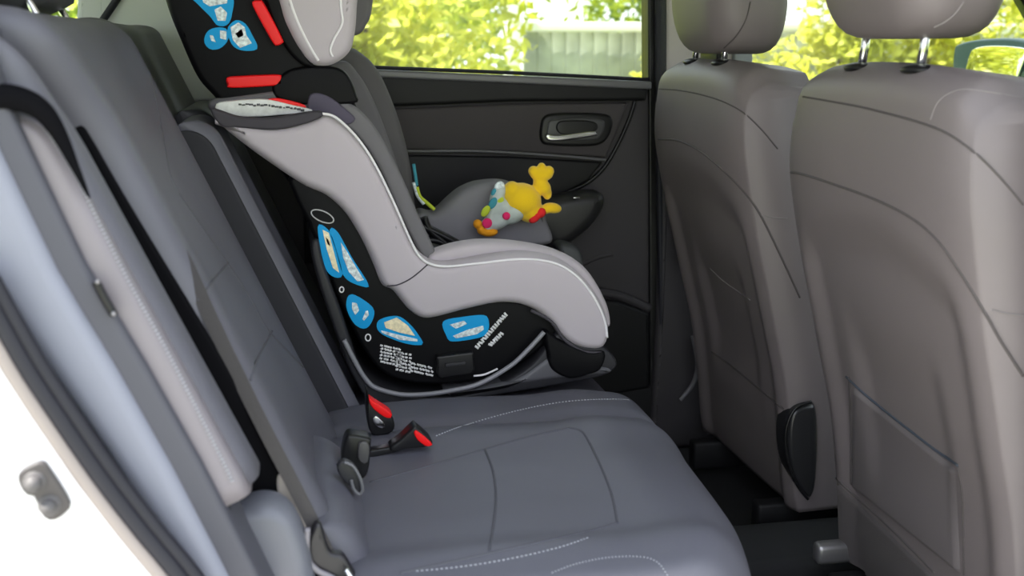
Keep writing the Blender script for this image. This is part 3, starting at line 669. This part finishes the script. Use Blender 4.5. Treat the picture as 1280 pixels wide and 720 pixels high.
# stickers
def sticker(outer, marks, Y=YN+.0215, t=.0015):
    s = cslab('sticker', outer, Y-t, t+.002, .0006, M_CYAN)
    for m, p in marks: cslab('sticker_print', p, Y-t-.0009, .002, .0003, m, s, sm=False, step=.002)
    return s
sticker([(397, 284), (411, 288), (420, 310), (428, 345), (408, 338)], [(M_SCR, [(403, 287), (411, 291), (420, 325), (424, 341), (416, 335), (408, 310)]), (M_SPK, [(407, 296), (411, 300), (413, 308), (409, 305)])])
sticker([(412, 287), (422, 290), (440, 322), (460, 354), (456, 359), (431, 347), (420, 315)], [(M_SW, [(426, 303), (434, 315), (445, 334), (455, 350), (447, 352), (436, 340), (429, 322)])])
sticker([(436, 369), (448, 371), (467, 386), (465, 402), (456, 411), (443, 405), (433, 385)], [(M_SW, [(440, 378), (446, 379), (449, 388), (444, 394), (440, 386)]), (M_SW, [(457, 389), (460, 388), (461, 394), (455, 401), (453, 399)])])
sticker([(473, 401), (496, 395), (512, 405), (524, 420), (528, 431), (505, 429), (475, 416)], [(M_SCR, [(480, 403), (496, 397), (510, 407), (519, 420), (500, 416), (482, 410)]), (M_SW, [(476, 413), (500, 419), (522, 424), (522, 427), (500, 425), (477, 416)])])
sticker([(554, 402), (580, 396), (605, 394), (611, 401), (610, 414), (600, 422), (566, 427), (558, 420)], [(M_SW, [(562, 406), (580, 401), (584, 405), (570, 411)]), (M_SW, [(566, 420), (585, 412), (604, 407), (605, 412), (596, 418), (570, 423)])])
YS = YN+.0595
sticker([(240, -6), (288, -6), (290, 18), (284, 31), (272, 32), (262, 20), (248, 6)], [(M_SW, [(252, -4), (284, -4), (284, 4), (262, 8), (254, 3)]), (M_SW, [(268, 12), (276, 8), (284, 16), (282, 26), (272, 26)])], YS)
sticker([(256, 45), (262, 37), (274, 34), (284, 37), (285, 50), (276, 60), (264, 62), (256, 55)], [(M_SW, [(275, 38), (283, 39), (283, 50), (275, 48)]), (M_SW, [(262, 44), (266, 44), (270, 53), (264, 51)])], YS)
sticker([(284, 38), (290, 28), (298, 25), (308, 31), (316, 45), (322, 58), (318, 63), (302, 63), (290, 56)], [(M_SW, [(288, 34), (298, 28), (306, 34), (308, 44), (315, 54), (300, 60), (291, 50)]), (M_SPK, [(294, 42), (302, 36), (305, 44), (298, 48)])], YS)
# moulded white text and marks on the shell
bm = bmesh.new(); random.seed(11)
def scr(x, y, l, a, t=.0016):
    c = PY(x, y, YN+.0205); box_bm(bm, c, (l, .002, t), 0, Matrix.Rotation(a, 3, 'Y'))
for (x0, y0, x1, y1, nr_, nc) in ((475, 430, 502, 454, 6, 7), (494, 438, 514, 464, 6, 5), (513, 452, 541, 466, 3, 8)):
    bm = bmesh.new()
    for i in range(nr_):
        for j in range(nc):
            scr(x0+(x1-x0)*(j+.5)/nc+random.uniform(-1, 1), y0+(y1-y0)*(i+.5)/nr_+(j*.8), .0052, random.uniform(-.4, 1.0), .0036)
    link('shell_lettering', bm, mat('lettering_white', (.78, .78, .78), .6), cs)
for a, b, n_ in (((596, 434), (632, 393), 16), ((613, 431), (627, 417), 7)):
    bm = bmesh.new()
    for k in range(n_):
        f = k/(n_-1); scr(a[0]+(b[0]-a[0])*f, a[1]+(b[1]-a[1])*f, .0085, random.uniform(.2, 1.2), .0042)
    link('shell_lettering', bm, mat('lettering_white', (.78, .78, .78), .6), cs)
for (x, y, rx) in ((427, 362, 2.6), (460, 422, 3.2)):
    tube('shell_mark', [PY(x+rx*math.cos(a), y+rx*1.3*math.sin(a), YN+.0205) for a in [k*math.pi/4 for k in range(8)]], .0013, M_PIPE, cs, closed=True)
tube('shell_mark', [PY(403+15*math.cos(a)*math.cos(.4)-6*math.sin(a)*math.sin(.4), 270.5+15*math.cos(a)*math.sin(.4)+6.5*math.sin(a)*math.cos(.4), YN+.0205) for a in [k*math.pi/8 for k in range(16)]], .0013, mat('mark_grey', (.5, .5, .5), .5), cs, closed=True)

# ================================================================== PLUSH TOY
YT = 2.30
toy = empty('plush_toy', PY(650, 280, YT), 'yellow plush toy in patchwork outfit with pink dots, lying on the child seat', 'plush toy')
def tp(x, y, dy=0): return PY(x, y, YT+dy)
PXM = YT/FPX*1.0
def remesh(o, v=.0022):
    md = o.modifiers.new('soft', 'REMESH'); md.mode = 'VOXEL'; md.voxel_size = v; md.use_smooth_shade = True
    s = o.modifiers.new('smooth', 'SMOOTH'); s.iterations = 4; s.factor = .6
    return o
RY = lambda d: Matrix.Rotation(math.radians(d), 3, 'Y')
bm = bmesh.new()
for x, y, a, b, c_, rot in [(653, 250, 25, 23, 22, 20), (640, 240, 12, 14, 14, 0), (662, 262, 17, 18, 17, 0), (678, 234, 10, 12, 12, -50),
                            (674, 228, 8, 9, 14, 0), (677, 218, 15, 11, 9, 0), (667, 214, 7, 8, 7, 0), (686, 214, 7, 8, 7, 0), (677, 208, 5, 7, 5, 0),
                            (690, 260, 13, 9, 7, 8), (681, 262, 10, 8, 6, 0), (684, 242, 6, 7, 8, 0)]:
    blob_bm(bm, tp(x, y), (a*PXM, b*PXM, c_*PXM), RY(rot))
remesh(link('body', bm, M_YEL, toy))
bm = bmesh.new()
for x, y, a, b, c_, rot in [(640, 266, 20, 17, 14, -25), (622, 274, 20, 15, 13, -25), (609, 282, 12, 12, 9, -20), (627, 262, 14, 14, 16, 50), (618, 262, 8, 12, 18, 35), (622, 244, 9, 10, 16, 25)]:
    blob_bm(bm, tp(x, y, -.004), (a*PXM, b*PXM, c_*PXM), RY(rot))
outfit = remesh(link('patchwork_outfit', bm, M_DUN, toy))
bm = bmesh.new()
for x, y, a, c_ in [(597, 280, 6, 6), (611, 290, 12, 6), (603, 288, 7, 6)]: blob_bm(bm, tp(x, y, -.012), (a*PXM, 9*PXM, c_*PXM))
remesh(link('foot', bm, M_ORG, toy))
def dot(nm, x, y, r, m, dy, a=1.0, rot=0):
    bm = bmesh.new(); blob_bm(bm, tp(x, y, dy), (r*PXM*a, .004, r*PXM), RY(rot)); return link(nm, bm, m, outfit)
dot('pink_dot', 609, 279, 6.5, M_PINK, -.024); dot('pink_dot', 633, 270, 5, M_PINK, -.031)
dot('teal_patch', 616, 254, 8, M_TEAL, -.020, .6, 30); dot('lime_patch', 607, 264, 8, M_LIME, -.022, .6, 35); dot('lime_patch', 625, 250, 5, M_LIME, -.016, 1, 20)
dot('white_patch', 624, 234, 8, M_SW, -.012, .8, 30); dot('teal_patch', 617, 240, 5, M_TEAL, -.014, .6, 30)
bm = bmesh.new()
for x, y, a, c_, rot in [(668, 273, 8, 5, -35), (676, 266, 7, 6, -40), (671, 270, 5, 5, 0)]: blob_bm(bm, tp(x, y, -.02), (a*PXM, 7*PXM, c_*PXM), RY(rot))
link('red_bow', bm, M_BOW, toy)

# ================================================================== BELTS AND BUCKLES
def ribbon(name, pts, wd, th, m, parent=None, dirn=None):
    P = catmull(pts, 8, False); bm = bmesh.new(); R = []
    for i, p in enumerate(P):
        d = (P[min(i+1, len(P)-1)]-P[max(i-1, 0)]).normalized(); s = Vector(dirn) if dirn is not None else Vector((1, 0, 0)); s = (s-d*s.dot(d)).normalized(); n = d.cross(s)
        R.append([bm.verts.new(p+s*a*wd/2+n*b*th/2) for a, b in ((-1, -1), (1, -1), (1, 1), (-1, 1))])
    for a, b in zip(R, R[1:]):
        for k in range(4): bm.faces.new((a[k], a[(k+1) % 4], b[(k+1) % 4], b[k]))
    bm.faces.new(R[0]); bm.faces.new(R[-1])
    return link(name, bm, m, parent, smooth=False)
sb = empty('seat_belt', PY(420, 715, 1.30), 'dark webbing seat belt running down beside the near rear backrest', 'seat belt')
ribbon('webbing', [PY(x, y, Y) for x, y, Y in [(150, 185, 1.42), (200, 268, 1.385), (235, 335, 1.35), (262, 395, 1.335), (292, 458, 1.325), (330, 535, 1.315), (370, 612, 1.305), (400, 672, 1.295), (418, 708, 1.29)]], .017, .002, M_WEB, sb, dirn=(1, 0, .45))
slab('anchor_plate', P2([(388, 668), (400, 655), (412, 690), (428, 695), (440, 712), (452, 740), (430, 745), (392, 720), (384, 690)], 1.28), 1.28, 1.30, .006, mat('anchor_black', (.012, .011, .014), .4), sb)
tube('anchor_rim', [PY(x, y, 1.277) for x, y in [(384, 660), (384, 695), (395, 712), (415, 722), (432, 735)]], .004, mat('anchor_rim_grey', (.18, .17, .19), .35), sb)
tube('anchor_bolt', [PY(432, 712, 1.272), PY(448, 735, 1.272)], .003, M_CHROME, sb, sm=2)
def buckle(label, pts_body, Y, th, button, m=None, extra=None, stalk=None):
    b = empty('belt_buckle', PY(*pts_body[0], Y), label, 'belt buckle', 'seat belt buckles on the rear bench')
    slab('housing', P2(pts_body, Y), Y, Y+th, .008, M_BLACK, b, rin=.004)
    if button: slab('release_button', P2(button, Y), Y-.003, Y+th*.8, .004, M_RED, b, rin=.002)
    if stalk: slab('stalk', P2(stalk, Y+.008), Y+.008, Y+th-.006, .005, M_BLACK, b, rin=.003)
    return b
b1 = buckle('upright black belt buckle with a red button at the base of the child seat', [(458, 486), (463, 500), (480, 515), (490, 522), (494, 533), (490, 541), (478, 545), (464, 543), (458, 520)], 1.765, .03, [(461, 497), (468, 502), (488, 515), (489, 522), (480, 521), (464, 508)])
slab('tongue_slot', P2([(466, 522), (471, 520), (481, 530), (480, 535), (473, 534), (467, 528)], 1.762), 1.760, 1.768, .002, M_CHROME, b1, rin=.001)
b2_ = buckle('black belt buckle with a red end lying on the seat cushion', [(487, 560), (500, 550), (517, 534), (521, 534), (541, 553), (532, 560), (510, 562), (492, 566)], 1.685, .035, [(517, 540), (521, 538), (540, 554), (536, 558), (531, 557), (521, 549)], stalk=[(458, 566), (470, 562), (500, 558), (500, 564), (478, 570), (460, 575)])
b3 = buckle('black stowed belt buckle with grey loop against the backrest', [(432, 548), (440, 544), (462, 548), (464, 556), (460, 592), (448, 600), (430, 585), (427, 570)], 1.55, .035, None)
slab('side_face', P2([(449, 553), (461, 555), (459, 578), (448, 574)], 1.547), 1.543, 1.55, .003, mat('buckle_grey', (.06, .058, .06), .4), b3, rin=.002)
slab('latch_plate', P2([(421, 584), (430, 576), (444, 584), (453, 603), (453, 616), (447, 620), (438, 610), (426, 597)], 1.47), 1.47, 1.485, .004, mat('latch_grey', (.022, .022, .026), .4), b3, rin=.003)
tube('loop', [PY(x, y, 1.467) for x, y in [(430, 578), (441, 583), (450, 598), (453, 612), (449, 618), (442, 611), (439, 600)]], .0025, mat('loop_grey', (.12, .12, .13), .4), b3)
tag(slab('belt_guide', P2([(345, 594), (362, 592), (378, 640), (390, 665), (384, 668), (362, 650), (346, 622)], 1.318), 1.318, 1.333, .01, mat('belt_guide_tan', (.40, .36, .33), .6), None, rin=.006), 'tan grey fabric flap beside the belt at the foot of the near backrest', 'fabric flap')

# ================================================================== OUTSIDE
# door mirror
dm = empty('door_mirror', (1.95, 2.86, .95), 'teal black door mirror outside the far front window', 'door mirror')
mo = [PX(x, y, 1.95) for x, y in [(1192, 62), (1200, 54), (1225, 49), (1262, 48), (1290, 54), (1296, 66), (1282, 100), (1272, 125), (1200, 120), (1191, 95)]]
def xslab(name, P, x0, x1, r, m, parent):
    bm = slab_bm([(p.y, p.z) for p in P], x0, x1, r, rin=r*.6)
    for v in bm.verts: v.co = Vector((v.co.y, v.co.x, v.co.z))
    return link(name, bm, m, parent)
xslab('housing', mo, 1.95, 2.06, .012, M_TEALP, dm)
mi = [PX(x, y, 1.945) for x, y in [(1212, 70), (1220, 60), (1245, 57), (1280, 60), (1283, 68), (1272, 98), (1264, 116), (1212, 112), (1207, 95)]]
xslab('mirror_glass', mi, 1.943, 1.955, .003, M_MIRR, dm)
# fence
fn = empty('garden_fence', (3, 8.2, -.38), 'weathered board fence with pale post beyond the far window', 'fence')
tag(fn, None, None)
bm = bmesh.new(); random.seed(5); k = 0; x = 1.75
while x < 9.5:
    box_bm(bm, (x, 8.2, .43+random.uniform(-.01, .01)), (.105, .02, 1.42), .004); x += .1065
link('fence_boards', bm, M_FENCE, fn)
bm = bmesh.new(); box_bm(bm, (5.6, 8.14, 1.17), (7.9, .05, .07), .006); box_bm(bm, (5.6, 8.17, .2), (7.9, .05, .09), .006); link('fence_rails', bm, M_POST, fn)
for x in (1.60, 4.2, 6.8): box('fence_post', (x, 8.12, .50), (.11, .11, 1.8), .01, M_POST, fn)
# trees and bushes
LM = [leafmat('leaves_lime', (.28, .34, .02), (.62, .66, .07), .45), leafmat('leaves_yellow_green', (.40, .42, .03), (.75, .72, .12), .45), leafmat('leaves_deep', (.10, .17, .02), (.30, .38, .04), .35)]
def plant(name, label, cat, c, R, n, lm, trunk=True, seed=0, sz=.05, group=None):
    rd = random.Random(seed); t = empty(name, (c[0], c[1], -.38), label, cat, group)
    bm = bmesh.new()
    lobes = [(Vector((rd.gauss(0, .42)*R[0], rd.gauss(0, .4)*R[1], rd.gauss(0, .42)*R[2])), rd.uniform(.35, .62)) for _ in range(11)]
    lobes.append((Vector((0, 0, 0)), .8))
    for _ in range(n):
        lc, ls = rd.choice(lobes); d = Vector((rd.gauss(0, 1), rd.gauss(0, 1), rd.gauss(0, 1))).normalized()*(rd.uniform(.45, 1)**.6)
        p = Vector(c)+lc+Vector((d.x*R[0]*ls, d.y*R[1]*ls, d.z*R[2]*ls))
        if p.z < -.36: p.z = -.36+rd.random()*.4
        s = sz*rd.uniform(.6, 1.3); a = Vector((rd.gauss(0, 1), rd.gauss(0, 1), rd.gauss(0, 1))).normalized(); b = a.orthogonal().normalized()
        q = [bm.verts.new(p+a*s*e+b*s*.5*f) for e, f in ((-1, 0), (0, -1), (1, 0), (0, 1))]
        bm.faces.new(q)
    link('foliage', bm, lm, t, smooth=False)
    bm = bmesh.new()
    tube_bm(bm, [(c[0], c[1], -.40), (c[0]+.03, c[1], c[2]-R[2]*.3), (c[0]-.02, c[1], c[2]+R[2]*.2)], lambda f: (.09 if trunk else .03)*(1-.6*f), 8)
    for k in range(4):
        a = rd.uniform(0, 6.28); tube_bm(bm, [(c[0], c[1], c[2]-R[2]*.35), (c[0]+math.cos(a)*R[0]*.5, c[1]+math.sin(a)*R[1]*.5, c[2]+R[2]*.2)], lambda f: .03*(1-.6*f), 6)
    link('trunk' if trunk else 'stems', bm, M_BARK, t)
    return t
plant('bush', 'bright lime bush behind the child seat headrest, left in the far window', 'bush', (-.1, 6.4, .9), (1.1, .6, 1.1), 9000, LM[1], False, 1, .05)
plant('bush', 'bright lime bush just left of the pale fence post', 'bush', (.62, 7.5, .75), (.52, .45, 1.2), 8000, LM[0], False, 2, .05)
plant('bush', 'low yellow bush in front of the fence boards', 'bush', (3.0, 7.6, .5), (1.1, .3, .75), 3600, LM[1], False, 3, .045)
plant('tree', 'tall lime green tree behind the fence above the pale post', 'tree', (1.4, 12.2, 2.4), (1.8, 1.0, 1.7), 9000, LM[0], True, 4, .07)
plant('tree', 'deep green tree beyond the fence, right in the far rear window', 'tree', (5.0, 13.5, 2.4), (1.8, 1.0, 1.5), 8000, LM[2], True, 5, .07)
plant('bush', 'sunlit bush seen between the two front headrests', 'bush', (4.1, 7.3, .75), (.75, .5, 1.1), 8000, LM[1], False, 6, .05)
plant('tree', 'yellow green tree behind the fence above the front seats', 'tree', (9.5, 13.0, 2.2), (2.2, 1.0, 1.7), 9000, LM[1], True, 7, .07)
plant('bush', 'pale sunlit bush seen beside the door mirror', 'bush', (6.6, 7.2, .7), (.9, .5, .9), 6000, LM[1], False, 8, .05)
plant('bush', 'dark olive bush seen through the far quarter window', 'bush', (-2.3, 9.0, .8), (.9, .6, 1.1), 7000, LM[2], False, 9, .05)
plant('tree', 'broad lime tree behind the bushes at the left of the far window', 'tree', (-3.6, 12, 2.2), (2.2, 1.0, 1.8), 9000, LM[0], True, 10, .07)
